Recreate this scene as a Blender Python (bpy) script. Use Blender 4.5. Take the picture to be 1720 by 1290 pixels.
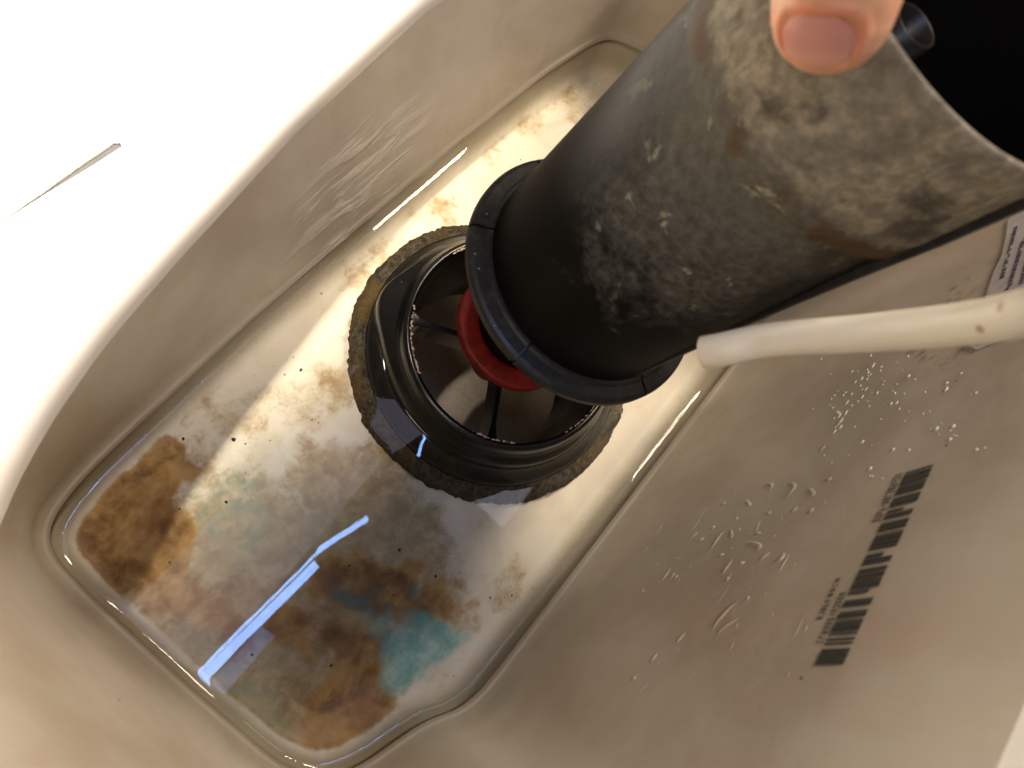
import bpy, bmesh, math, random
import numpy as np
from mathutils import Vector, Matrix, noise as mnoise

random.seed(7)
for o in list(bpy.data.objects):
    bpy.data.objects.remove(o)
S = bpy.context.scene
COL = S.collection
MM = 0.001

# ------------------------------------------------------------------ camera
FPX, CX, CY = 1292.0, 860.0, 645.0           # focal length and centre, in photograph pixels
ROT = np.array([[0.622568138684392, -0.7147614957613153, 0.3186297488812036],
                [-0.6759747192087883, -0.6963223077248165, -0.24123312947310058],
                [0.3942931545001149, -0.06520159462645914, -0.9166687844431681]])
EYE = np.array([-171.914, 8.057, 400.0])     # mm above the tank floor
cd = bpy.data.cameras.new('camera')
cam = bpy.data.objects.new('camera', cd)
COL.objects.link(cam)
r0, r1, r2 = ROT
cam.matrix_world = Matrix(((r0[0], -r1[0], -r2[0], EYE[0] * MM),
                           (r0[1], -r1[1], -r2[1], EYE[1] * MM),
                           (r0[2], -r1[2], -r2[2], EYE[2] * MM),
                           (0, 0, 0, 1)))
cd.sensor_width = 36
cd.lens = 36 * FPX / 1720
cd.clip_start = 0.005
cd.clip_end = 50
cd.dof.use_dof = True
cd.dof.focus_distance = 0.40
cd.dof.aperture_fstop = 15
S.camera = cam

# ------------------------------------------------------------------ world, lamps, exposure
W = bpy.data.worlds.new('World')
S.world = W
W.use_nodes = True
W.node_tree.nodes['Background'].inputs[0].default_value = (1.0, 0.86, 0.70, 1)
W.node_tree.nodes['Background'].inputs[1].default_value = 0.09

def area_lamp(name, loc, target, sx, sy, power, color, spread=180):
    l = bpy.data.lights.new(name, 'AREA')
    l.shape = 'RECTANGLE'
    l.size, l.size_y = sx, sy
    l.energy = power
    l.color = color
    l.spread = math.radians(spread)
    o = bpy.data.objects.new(name, l)
    COL.objects.link(o)
    o.location = loc
    d = Vector(target) - Vector(loc)
    o.rotation_euler = d.to_track_quat('-Z', 'Y').to_euler()
    return o

# warm bathroom lamp, beyond the far end of the tank
area_lamp('ceiling_lamp', (0.80, 0.05, 1.46), (0, 0, 0.1), 0.30, 0.30, 30, (1.0, 0.84, 0.64))
# added warm fill lamp, unseen behind the camera, softens the tower's shadow
area_lamp('fill_lamp', (-0.85, 0.10, 1.25), (0, 0, 0.15), 0.40, 0.30, 5.6, (1.0, 0.83, 0.64))
# pale ceiling panel straight above
p = area_lamp('ceiling_panel', (0.20, 0.085, 1.60), (0.20, 0.085, 0), 1.25, 0.22, 2.5, (0.76, 0.73, 1.0))
p.rotation_euler = (0, 0, math.radians(4))
area_lamp('small_ceiling_panel', (0.46, -0.275, 1.55), (0.46, -0.275, 0), 0.24, 0.17, 0.7, (0.9, 0.88, 1.0))
# cool tube lamps under the panel: two side by side and one beyond them, at a slant
for x_, y_, a_, lx, ly, e_ in ((-0.195, -0.052, -1.6, 0.40, 0.005, 0.5), (-0.215, -0.067, -2.0, 0.36, 0.020, 1.5), (-0.30, -0.100, 1, 0.19, 0.038, 0.16), (0.055, -0.071, -14, 0.135, 0.012, 0.34)):
    t = area_lamp('tube_lamp', (x_, y_, 1.50), (x_, y_, 0), lx, ly, e_, (0.24, 0.46, 1.0))
    t.rotation_euler = (0, 0, math.radians(a_))
# added unseen lamp over the bowl, narrowed to brighten lid and front rim
area_lamp('lid_fill_lamp', (-0.10, 0.60, 1.70), (-0.10, 0.60, 0), 0.10, 0.10, 19, (1.0, 0.90, 0.76), spread=38)

S.render.engine = 'CYCLES'
S.cycles.max_bounces = 8
S.cycles.diffuse_bounces = 4
S.cycles.glossy_bounces = 3
S.cycles.transparent_max_bounces = 8
S.cycles.caustics_reflective = False
S.cycles.caustics_refractive = False
S.cycles.use_denoising = True
S.cycles.adaptive_threshold = 0.02
S.view_settings.view_transform = 'Standard'
S.view_settings.look = 'None'
S.view_settings.exposure = 0
S.view_settings.gamma = 1
S.view_settings.use_curve_mapping = False

# ------------------------------------------------------------------ places on real surfaces
def ray(px, py):
    return ROT.T @ np.array([(px - CX) / FPX, (py - CY) / FPX, 1.0])
def on_z(px, py, z):
    d = ray(px, py)
    return EYE + d * (z - EYE[2]) / d[2]
def at_depth(px, py, depth):
    return EYE + ray(px, py) * depth
BACK_Z0, BACK_Z1, BACK_Y0, BACK_Y1 = 40.0, 278.0, -109.4, -118.0
def back_y(z):
    return BACK_Y0 + (BACK_Y1 - BACK_Y0) * (z - BACK_Z0) / (BACK_Z1 - BACK_Z0)
def on_back(px, py):
    k = (BACK_Y1 - BACK_Y0) / (BACK_Z1 - BACK_Z0)
    d = ray(px, py)
    tt = (BACK_Y0 + k * (EYE[2] - BACK_Z0) - EYE[1]) / (d[1] - k * d[2])
    return EYE + d * tt

# ------------------------------------------------------------------ helpers
def link(o, parent=None):
    COL.objects.link(o)
    if parent is not None:
        o.parent = parent
    return o
def thing(name, label, cat, group=None):
    o = bpy.data.objects.new(name, None)
    o.empty_display_size = 0.01
    link(o)
    o['label'] = label
    o['category'] = cat
    if group:
        o['group'] = group
    return o
def mesh(name, verts, faces, mat, parent=None, smooth=True):
    me = bpy.data.meshes.new(name)
    me.from_pydata([(v[0] * MM, v[1] * MM, v[2] * MM) for v in verts], [], faces)
    me.materials.append(mat)
    if smooth:
        me.polygons.foreach_set('use_smooth', [True] * len(me.polygons))
    me.update()
    return link(bpy.data.objects.new(name, me), parent)
def from_bm(name, bm, mat, parent=None, smooth=True, bevel=None):
    bmesh.ops.recalc_face_normals(bm, faces=bm.faces)
    me = bpy.data.meshes.new(name)
    bm.to_mesh(me)
    bm.free()
    me.materials.append(mat)
    for pl in me.polygons:
        pl.use_smooth = smooth
    o = link(bpy.data.objects.new(name, me), parent)
    me.transform(Matrix.Scale(MM, 4))
    if bevel:
        m = o.modifiers.new('bevel', 'BEVEL')
        m.width = bevel * MM
        m.segments = 3
        m.limit_method = 'ANGLE'
        m.angle_limit = math.radians(35)
    return o
def grid_faces(nl, n, closed=True, flip=False):
    f = []
    for i in range(nl - 1):
        for j in range(n if closed else n - 1):
            k = (j + 1) % n
            q = (i * n + j, i * n + k, (i + 1) * n + k, (i + 1) * n + j)
            f.append(q[::-1] if flip else q)
    return f
def frame(axis):
    a = Vector(axis).normalized()
    u = a.orthogonal().normalized()
    return a, u, a.cross(u)
def tube_mesh(pts, rad, n=16, cap=True, flat=None):
    """verts, faces of a tube along pts (mm); rad a number or a list"""
    V, F = [], []
    pts = [Vector(p) for p in pts]
    prev = None
    for i, p in enumerate(pts):
        d = (pts[min(i + 1, len(pts) - 1)] - pts[max(i - 1, 0)]).normalized()
        if prev is None:
            u = d.orthogonal().normalized()
        else:
            u = (prev - d * prev.dot(d)).normalized()
        prev = u
        v = d.cross(u)
        r = rad[i] if isinstance(rad, (list, tuple)) else rad
        for j in range(n):
            a = 2 * math.pi * j / n
            V.append(p + u * math.cos(a) * r + v * math.sin(a) * r)
    F = grid_faces(len(pts), n)
    if cap:
        F.append(tuple(range(n))[::-1])
        F.append(tuple(range((len(pts) - 1) * n, len(pts) * n)))
    return V, F
def spline(pts, n):
    """Catmull-Rom through pts, n points in all"""
    P = np.array(pts, float)
    P = np.vstack([2 * P[0] - P[1], P, 2 * P[-1] - P[-2]])
    m = len(P) - 3
    out = []
    for i in range(n):
        s = i / (n - 1) * m
        k = min(int(s), m - 1)
        q = s - k
        a, b, c, d = P[k:k + 4]
        out.append(0.5 * (2 * b + (c - a) * q + (2 * a - 5 * b + 4 * c - d) * q * q + (3 * b - a - 3 * c + d) * q ** 3))
    return out

# ------------------------------------------------------------------ materials
class NT:
    def __init__(self, name):
        self.m = bpy.data.materials.new(name)
        self.m.use_nodes = True
        self.t = self.m.node_tree
        self.t.nodes.clear()
        self.out = self.n('ShaderNodeOutputMaterial')
        tc = self.n('ShaderNodeTexCoord')
        mp = self.n('ShaderNodeMapping')
        mp.inputs['Scale'].default_value = (1000, 1000, 1000)
        self.l(tc.outputs['Object'], mp.inputs['Vector'])
        self.mm = mp.outputs['Vector']                 # object space in millimetres
    def n(self, kind, **kw):
        x = self.t.nodes.new(kind)
        for k, v in kw.items():
            setattr(x, k, v)
        return x
    def l(self, a, b):
        self.t.links.new(a, b)
    def put(self, sock, v):
        if hasattr(v, 'is_linked'):
            self.l(v, sock)
        elif isinstance(v, tuple) and len(v) == 3 and sock.type == 'RGBA':
            sock.default_value = (*v, 1)
        else:
            sock.default_value = v
    def scaled(self, sc, rot=(0, 0, 0), src=None):
        mp = self.n('ShaderNodeMapping')
        mp.inputs['Scale'].default_value = sc
        mp.inputs['Rotation'].default_value = rot
        self.l(src or self.mm, mp.inputs['Vector'])
        return mp.outputs['Vector']
    def noise(self, scale, detail=5, rough=0.55, dist=0, vec=None, color=False):
        x = self.n('ShaderNodeTexNoise')
        x.inputs['Scale'].default_value = scale
        x.inputs['Detail'].default_value = detail
        x.inputs['Roughness'].default_value = rough
        x.inputs['Distortion'].default_value = dist
        self.l(vec or self.mm, x.inputs['Vector'])
        return x.outputs['Color' if color else 'Fac']
    def voro(self, scale, vec=None, out='Distance', rnd=1.0):
        x = self.n('ShaderNodeTexVoronoi')
        x.inputs['Scale'].default_value = scale
        x.inputs['Randomness'].default_value = rnd
        self.l(vec or self.mm, x.inputs['Vector'])
        return x.outputs[out]
    def ramp(self, v, lo, hi, a=0.0, b=1.0):
        x = self.n('ShaderNodeMapRange', interpolation_type='SMOOTHSTEP')
        self.put(x.inputs['Value'], v)
        x.inputs['From Min'].default_value = lo
        x.inputs['From Max'].default_value = hi
        x.inputs['To Min'].default_value = a
        x.inputs['To Max'].default_value = b
        return x.outputs['Result']
    def math(self, op, a, b=0.0, clamp=False):
        x = self.n('ShaderNodeMath', operation=op, use_clamp=clamp)
        self.put(x.inputs[0], a)
        self.put(x.inputs[1], b)
        return x.outputs[0]
    def mix(self, f, a, b):
        x = self.n('ShaderNodeMix', data_type='RGBA')
        self.put(x.inputs['Factor'], f)
        self.put(x.inputs['A'], a)
        self.put(x.inputs['B'], b)
        return x.outputs['Result']
    def xyz(self, src=None):
        x = self.n('ShaderNodeSeparateXYZ')
        self.l(src or self.mm, x.inputs[0])
        return x.outputs
    def near(self, c, r):
        """1 inside radius r of point c (mm), soft to 0"""
        x = self.n('ShaderNodeVectorMath', operation='DISTANCE')
        self.l(self.mm, x.inputs[0])
        x.inputs[1].default_value = tuple(c)
        return self.ramp(x.outputs['Value'], r * 0.45, r, 1, 0)
    def bump(self, h, dist, strength=1.0, nrm=None):
        x = self.n('ShaderNodeBump')
        x.inputs['Strength'].default_value = strength
        x.inputs['Distance'].default_value = dist * MM
        self.put(x.inputs['Height'], h)
        if nrm is not None:
            self.l(nrm, x.inputs['Normal'])
        return x.outputs['Normal']
    def bsdf(self, color, rough=0.5, nrm=None, **kw):
        x = self.n('ShaderNodeBsdfPrincipled')
        self.put(x.inputs['Base Color'], color)
        self.put(x.inputs['Roughness'], rough)
        if nrm is not None:
            self.l(nrm, x.inputs['Normal'])
        for k, v in kw.items():
            self.put(x.inputs[k.replace('_', ' ')], v)
        self.l(x.outputs[0], self.out.inputs['Surface'])
        return x

GLAZE = (0.58, 0.525, 0.445)

def mat_glaze():
    n = NT('glaze')
    big = n.noise(0.018, 4)
    streak = n.noise(0.05, 6, 0.6, 0.6, n.scaled((1, 1, 0.10)))
    c = n.mix(n.ramp(big, 0.35, 0.7), GLAZE, (0.49, 0.42, 0.34))
    c = n.mix(n.ramp(streak, 0.52, 0.75, 0, 0.45), c, (0.50, 0.40, 0.30))
    # faint rust on the back wall and near the label
    rust = n.math('MULTIPLY', n.near((70, -114, 196), 45), n.ramp(n.noise(0.11, 5, 0.65), 0.5, 0.66))
    c = n.mix(n.math('MULTIPLY', rust, 0.75), c, (0.26, 0.17, 0.09))
    pink = n.math('MULTIPLY', n.near((-100, -114, 190), 90), n.ramp(n.noise(0.03, 4, 0.6), 0.48, 0.7))
    c = n.mix(n.math('MULTIPLY', pink, 0.35), c, (0.60, 0.40, 0.30))
    zz = n.xyz()[2]
    tide = n.ramp(n.math('ADD', zz, n.math('MULTIPLY', streak, 50)), 52, 86, 0.55, 0)
    c = n.mix(tide, c, (0.36, 0.315, 0.24))
    # tiny dark pits
    pit = n.ramp(n.voro(0.045), 0.02, 0.035, 1, 0)
    c = n.mix(n.math('MULTIPLY', pit, 0.8), c, (0.05, 0.04, 0.03))
    pit2 = n.math('MULTIPLY', n.ramp(n.voro(0.16), 0.02, 0.05, 1, 0), n.ramp(n.noise(0.025, 2), 0.5, 0.65))
    c = n.mix(n.math('MULTIPLY', pit2, 0.55), c, (0.16, 0.11, 0.07))
    # rubbed and chipped glaze low on the front wall
    rub = n.near((-4, 103, 50), 62)
    s2 = n.noise(0.085, 6, 0.62, 0.9, n.scaled((0.22, 1, 1.0), (0, math.radians(-14), 0)))
    rubm = n.math('MULTIPLY', rub, n.ramp(s2, 0.46, 0.62))
    c = n.mix(n.math('MULTIPLY', rubm, 0.55), c, (0.80, 0.77, 0.70))
    h = n.math('ADD', n.math('MULTIPLY', n.noise(0.06, 3), 0.5), n.math('MULTIPLY', rubm, 0.8))
    h = n.math('ADD', h, n.math('MULTIPLY', n.noise(0.5, 4), 0.05))
    nb = n.bump(h, 1.0, 0.55)
    h = n.math('ADD', h, n.math('MULTIPLY', streak, 0.3))
    nb = n.bump(h, 1.0, 0.55)
    rg = n.math('ADD', 0.26, n.math('MULTIPLY', n.noise(0.08, 4), 0.28))
    n.bsdf(c, rg, nb, Specular_IOR_Level=0.5)
    return n.m

def mat_outer():
    n = NT('clean_glaze')
    n.bsdf((0.80, 0.77, 0.71), 0.18)
    return n.m

def mat_floor():
    n = NT('stained_glaze')
    a = n.n('ShaderNodeAttribute', attribute_name='stain')
    sp = n.n('ShaderNodeSeparateColor')
    n.l(a.outputs['Color'], sp.inputs[0])
    R, G, B = sp.outputs
    A = a.outputs['Alpha']
    w = n.noise(0.035, 4, 0.6, 0.6)
    e = n.noise(0.12, 6, 0.66, 0.3)
    f = n.noise(0.55, 4, 0.7)
    det = n.math('ADD', n.math('MULTIPLY', e, 0.75), n.math('MULTIPLY', f, 0.25))
    dev = n.math('SUBTRACT', n.math('ADD', n.math('MULTIPLY', w, 0.55), n.math('MULTIPLY', det, 0.8)), 0.675)
    def cls(field, lo, hi, amp):
        return n.ramp(n.math('ADD', field, n.math('MULTIPLY', dev, amp)), lo, hi)
    c = n.mix(n.ramp(w, 0.35, 0.7), (0.73, 0.67, 0.56), (0.67, 0.60, 0.48))
    tan = cls(G, 0.14, 0.72, 1.6)
    tcol = n.mix(n.ramp(e, 0.35, 0.68), (0.50, 0.37, 0.19), (0.33, 0.21, 0.08))
    c = n.mix(n.math('MULTIPLY', tan, 0.85), c, tcol)
    gre = cls(A, 0.15, 1.0, 0.9)
    c = n.mix(n.math('MULTIPLY', gre, 0.7), c, (0.25, 0.25, 0.15))
    amb = cls(R, 0.08, 0.62, 1.15)
    c = n.mix(n.math('MULTIPLY', amb, 0.85), c, n.mix(n.ramp(n.noise(0.06, 4, 0.55), 0.38, 0.62), (0.43, 0.235, 0.055), (0.25, 0.110, 0.016)))
    bdev = n.math('ADD', n.math('MULTIPLY', n.math('SUBTRACT', w, 0.5), 2.2), n.math('MULTIPLY', n.math('SUBTRACT', e, 0.5), 0.7))
    br = n.ramp(n.math('ADD', R, bdev), 0.58, 1.45)
    c = n.mix(n.math('MULTIPLY', br, 0.9), c, n.mix(n.ramp(f, 0.35, 0.65), (0.14, 0.058, 0.007), (0.075, 0.030, 0.004)))
    teal = cls(B, 0.30, 1.05, 1.3)
    c = n.mix(n.math('MULTIPLY', teal, 0.68), c, n.mix(n.ramp(e, 0.35, 0.65), (0.15, 0.48, 0.47), (0.08, 0.40, 0.40)))
    # darker olive on the steep sides under water, their shade painted in
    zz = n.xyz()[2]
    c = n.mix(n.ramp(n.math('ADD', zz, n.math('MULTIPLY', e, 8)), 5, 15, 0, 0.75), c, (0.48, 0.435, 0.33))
    # scattered flecks
    fl = n.ramp(n.voro(0.085, n.mm), 0.05, 0.085, 1, 0)
    fm = n.math('MULTIPLY', fl, n.ramp(n.noise(0.03, 2), 0.50, 0.62))
    c = n.mix(n.math('MULTIPLY', fm, 0.8), c, (0.20, 0.12, 0.05))
    nb = n.bump(n.math('MULTIPLY', br, det), 1.2, 0.5)
    n.bsdf(c, 0.4, nb, Specular_IOR_Level=0.12)
    return n.m

def mat_water():
    n = NT('water')
    fr = n.n('ShaderNodeFresnel')
    fr.inputs['IOR'].default_value = 1.33
    tr = n.n('ShaderNodeBsdfTransparent')
    tr.inputs[0].default_value = (0.955, 0.955, 0.925, 1)
    gl = n.n('ShaderNodeBsdfGlossy')
    gl.inputs['Roughness'].default_value = 0.0
    nb = n.bump(n.noise(0.02, 1), 0.12, 0.3)
    n.l(nb, gl.inputs['Normal'])
    mx = n.n('ShaderNodeMixShader')
    n.l(fr.outputs[0], mx.inputs[0])
    n.l(tr.outputs[0], mx.inputs[1])
    n.l(gl.outputs[0], mx.inputs[2])
    n.l(mx.outputs[0], n.out.inputs['Surface'])
    return n.m

def mat_black(name='black_plastic', rough=0.32, grime=0.12, base=(0.006, 0.006, 0.0065)):
    n = NT(name)
    g = n.ramp(n.noise(0.25, 7, 0.7), 0.45, 0.75)
    c = n.mix(n.math('MULTIPLY', g, grime), base, (0.10, 0.095, 0.085))
    sp = n.ramp(n.voro(0.16), 0.04, 0.09, 1, 0)
    sm = n.math('MULTIPLY', sp, n.ramp(n.noise(0.06, 3), 0.52, 0.62))
    c = n.mix(n.math('MULTIPLY', sm, grime * 2.5), c, (0.38, 0.36, 0.32))
    rg = n.math('ADD', rough - 0.08, n.math('MULTIPLY', n.noise(0.12, 5), 0.25))
    n.bsdf(c, rg, n.bump(n.noise(0.6, 4), 0.15, 0.4), Specular_IOR_Level=0.4)
    return n.m

def mat_tower():
    """black plastic with a grey mineral crust; object z runs along the tube (mm)"""
    n = NT('crusted_black_plastic')
    X, Y, Z = n.xyz()
    warp = n.noise(0.045, 6, 0.62, 0.4)
    wsm = n.noise(0.018, 3)
    # azimuth: 0 faces the near side of the tube
    ang = n.n('ShaderNodeMath', operation='ARCTAN2')
    n.l(Y, ang.inputs[0])
    n.l(X, ang.inputs[1])
    fine = n.noise(0.30, 6, 0.62, 0.0)
    mid = n.noise(0.11, 6, 0.65, 0.6)
    # the crust starts some way up, with a ragged edge, and lies thickest on the near side
    lvl = n.math('ADD', Z, n.math('MULTIPLY', n.math('SUBTRACT', warp, 0.5), 95))
    lvl = n.math('ADD', lvl, n.math('MULTIPLY', n.math('SUBTRACT', fine, 0.5), 22))
    az = n.math('ABSOLUTE', n.math('SUBTRACT', ang.outputs[0], CRUST_AZ))
    az = n.math('ADD', az, n.math('MULTIPLY', n.math('SUBTRACT', warp, 0.5), 0.9))
    zone = n.math('MULTIPLY', n.ramp(lvl, 50, 90), n.ramp(az, 0.30, 0.95, 1, 0))
    side_ = n.ramp(ang.outputs[0], 0.35, 0.85)
    top = n.ramp(n.math('SUBTRACT', n.math('ADD', Z, n.math('MULTIPLY', n.math('SUBTRACT', warp, 0.5), 50)), n.math('MULTIPLY', side_, 42)), 84, 136)
    lft = n.ramp(ang.outputs[0], -1.15, -0.45, 0.25, 1)
    zone = n.math('MAXIMUM', zone, n.math('MULTIPLY', top, lft))
    grey = n.mix(n.ramp(fine, 0.25, 0.78), (0.042, 0.041, 0.037), (0.130, 0.126, 0.110))
    up = n.ramp(n.math('ADD', Z, n.math('MULTIPLY', mid, 40)), 100, 165)
    grey = n.mix(n.math('MULTIPLY', up, 0.5), grey, (0.165, 0.152, 0.122))
    c = n.mix(zone, (0.003, 0.003, 0.003), grey)
    # pale lime flecks
    pf = n.math('MULTIPLY', n.ramp(n.noise(0.075, 6, 0.62, 0.4), 0.60, 0.66), zone)
    c = n.mix(n.math('MULTIPLY', pf, 0.75), c, (0.40, 0.37, 0.27))
    # rust streak under the collar, tan scum and black slime on it
    zr = n.math('ADD', Z, n.math('MULTIPLY', n.math('SUBTRACT', mid, 0.5), 14))
    rb = n.math('MULTIPLY', n.ramp(zr, 125, 131), n.ramp(zr, 133, 141, 1, 0))
    rb = n.math('MULTIPLY', rb, n.ramp(warp, 0.44, 0.60))
    c = n.mix(n.math('MULTIPLY', rb, 0.85), c, (0.095, 0.055, 0.028))
    sc = n.math('MULTIPLY', n.ramp(zr, 136, 142), n.ramp(warp, 0.40, 0.52, 0.35, 1))
    c = n.mix(n.math('MULTIPLY', sc, 0.85), c, n.mix(n.ramp(fine, 0.4, 0.65), (0.22, 0.19, 0.145), (0.34, 0.30, 0.225)))
    sl = n.math('MULTIPLY', n.ramp(Z, 138, 146), n.ramp(n.noise(0.045, 4, 0.6, 0.3), 0.55, 0.68))
    c = n.mix(n.math('MULTIPLY', sl, 0.7), c, (0.03, 0.027, 0.022))
    # odd white specks on the bare plastic
    sp = n.ramp(n.voro(0.07), 0.02, 0.05, 1, 0)
    c = n.mix(n.math('MULTIPLY', sp, 0.5), c, (0.30, 0.28, 0.23))
    rg = n.mix(zone, (0.42, 0.42, 0.42), (0.8, 0.8, 0.8))
    h = n.math('ADD', n.math('MULTIPLY', n.math('MULTIPLY', zone, fine), 1.0), n.math('MULTIPLY', pf, 0.6))
    n.bsdf(c, n.math('ADD', rg, 0.0), n.bump(h, 1.1, 0.8), Specular_IOR_Level=0.13)
    return n.m

def mat_foam():
    n = NT('foam_rubber')
    f = n.noise(0.35, 8, 0.72)
    v = n.voro(0.55)
    c = n.mix(n.ramp(f, 0.35, 0.68), (0.022, 0.017, 0.011), (0.095, 0.075, 0.048))
    c = n.mix(n.ramp(n.noise(0.04, 3), 0.48, 0.66), c, n.mix(f, (0.026, 0.018, 0.007), (0.125, 0.082, 0.030)))
    c = n.mix(n.ramp(v, 0.10, 0.25, 0.4, 0), c, (0.025, 0.02, 0.014))
    h = n.math('ADD', f, n.math('MULTIPLY', n.ramp(v, 0.0, 0.35), 0.7))
    n.bsdf(c, 0.9, n.bump(h, 1.2, 0.9), Specular_IOR_Level=0.2)
    return n.m

def mat_red():
    n = NT('red_rubber')
    f = n.noise(0.12, 6, 0.65)
    sl = n.ramp(n.noise(0.22, 5, 0.7), 0.52, 0.72, 0, 0.6)
    c = n.mix(n.ramp(f, 0.35, 0.7), (0.20, 0.010, 0.009), (0.10, 0.006, 0.005))
    c = n.mix(sl, c, (0.09, 0.02, 0.015))
    n.bsdf(c, 0.5, n.bump(n.math('ADD', n.noise(0.5, 3), n.math('MULTIPLY', n.noise(0.09, 2), 5.0)), 0.35, 0.5), Specular_IOR_Level=0.35)
    return n.m

def mat_hose():
    n = NT('white_vinyl')
    sp = n.ramp(n.math('ADD', n.voro(0.10), n.math('MULTIPLY', n.noise(0.07, 3), 0.55)), 0.37, 0.43, 1, 0)
    c = n.mix(n.math('MULTIPLY', sp, 0.75), (0.80, 0.75, 0.64), (0.25, 0.14, 0.06))
    c = n.mix(n.ramp(n.noise(0.06, 5), 0.5, 0.75, 0, 0.35), c, (0.66, 0.56, 0.38))
    n.bsdf(c, 0.35, None, Subsurface_Weight=0.15, Subsurface_Radius=(0.003, 0.0025, 0.002))
    return n.m

def mat_skin():
    n = NT('skin')
    f = n.noise(0.12, 5, 0.6)
    c = n.mix(n.ramp(f, 0.35, 0.7), (0.74, 0.41, 0.25), (0.68, 0.33, 0.19))
    a = n.n('ShaderNodeAttribute', attribute_name='flush')
    c = n.mix(n.math('MULTIPLY', a.outputs['Fac'], 0.8), c, (0.62, 0.20, 0.11))
    n.bsdf(c, 0.46, n.bump(n.noise(1.6, 3, 0.6, 0, n.scaled((1, 1, 1))), 0.12, 0.35),
           Subsurface_Weight=0.35, Subsurface_Radius=(0.0035, 0.0014, 0.0008), Subsurface_Scale=1.0)
    return n.m

def mat_nail():
    n = NT('nail')
    a = n.n('ShaderNodeAttribute', attribute_name='tip')
    c = n.mix(a.outputs['Fac'], (0.56, 0.25, 0.21), (0.68, 0.36, 0.28))
    n.bsdf(c, 0.30, None, Subsurface_Weight=0.25, Subsurface_Radius=(0.003, 0.001, 0.0007))
    return n.m

def plain(name, col, rough=0.5, **kw):
    n = NT(name)
    f = n.noise(0.3, 4)
    c2 = tuple(x * 0.75 for x in col)
    n.bsdf(n.mix(n.ramp(f, 0.4, 0.7, 0, 0.7), col, c2), rough, None, **kw)
    return n.m

# ================================================================== the tank
NA = 720
TH = np.linspace(0, 2 * math.pi, NA, endpoint=False)
def polar(poly, sig):
    P = np.array(poly, float)
    Q = np.roll(P, -1, 0)
    out = []
    for th in TH:
        d = np.array([math.cos(th), math.sin(th)])
        best = 0
        e = Q - P
        det = d[0] * -e[:, 1] + d[1] * e[:, 0]
        with np.errstate(divide='ignore', invalid='ignore'):
            s = (P[:, 0] * -e[:, 1] + P[:, 1] * e[:, 0]) / det
            u = (d[0] * P[:, 1] - d[1] * P[:, 0]) / det
        ok = (s > 0) & (u >= -1e-9) & (u <= 1 + 1e-9)
        out.append(s[ok].max())
    r = np.array(out)
    k = np.exp(-0.5 * (np.arange(-14, 15) / sig) ** 2)
    k /= k.sum()
    # smooth the points, not the radius, so straight runs stay straight
    pts = np.stack([r * np.cos(TH), r * np.sin(TH)], 1)
    ext = np.vstack([pts[-14:], pts, pts[:14]])
    sm = np.stack([np.convolve(ext[:, i], k, 'valid') for i in (0, 1)], 1)
    return sm
WATER = [(219, -78), (219, 66), (205, 87), (150, 93), (70, 95.5), (-10, 95.5), (-81, 95), (-130, 93), (-182, 90.5),
         (-206, 86), (-213, 76), (-214.5, 54), (-215, -8), (-214, -54), (-208, -74), (-193, -84), (-172, -90), (-159, -95),
         (-149, -103), (-136, -106), (205, -106), (216, -96)]
RIM = [(229, -85), (229, 85), (206, 106), (120, 122), (42, 124), (-41, 116), (-108, 105), (-144, 98), (-172, 90),
       (-199, 79), (-220, 64), (-226, 44), (-227, -10), (-226, -60), (-219, -84), (-203, -96), (-182, -102), (-169, -107),
       (-159, -114), (-147, -118), (214, -118), (226, -105)]
WL = polar(WATER, 3.0)
RL = polar(RIM, 3.0)
def normals(L):
    t = np.roll(L, -1, 0) - np.roll(L, 1, 0)
    nn = np.stack([t[:, 1], -t[:, 0]], 1)
    nn /= np.linalg.norm(nn, axis=1)[:, None]
    k = np.ones(9) / 9
    e = np.vstack([nn[-4:], nn, nn[:4]])
    nn = np.stack([np.convolve(e[:, i], k, 'valid') for i in (0, 1)], 1)
    return nn / np.linalg.norm(nn, axis=1)[:, None]
WN, RN = normals(WL), normals(RL)
def sstep(x, a, b):
    q = np.clip((x - a) / (b - a), 0, 1)
    return q * q * (3 - 2 * q)
RZ = 284 - (284 - 130) * sstep(RL[:, 1], 20, 78)       # the front of the tank is cut lower than the back
RZ = np.where(RL[:, 0] > 0, 284 - (284 - 130) * sstep(RL[:, 1], -95, 55), RZ)

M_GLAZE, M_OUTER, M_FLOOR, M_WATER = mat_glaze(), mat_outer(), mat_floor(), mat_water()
tank = thing('toilet_tank', 'open off-white ceramic toilet tank with stained floor, seen from above', 'toilet tank')

def loops_to_mesh(name, loops, mat, parent, flip=False):
    V = [tuple(p) for L in loops for p in L]
    return mesh(name, V, grid_faces(len(loops), NA, True, flip), mat, parent)
def loop(L, N, off, z):
    q = L + N * off
    zz = np.broadcast_to(z, (NA,))
    return np.column_stack([q, zz])

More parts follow.
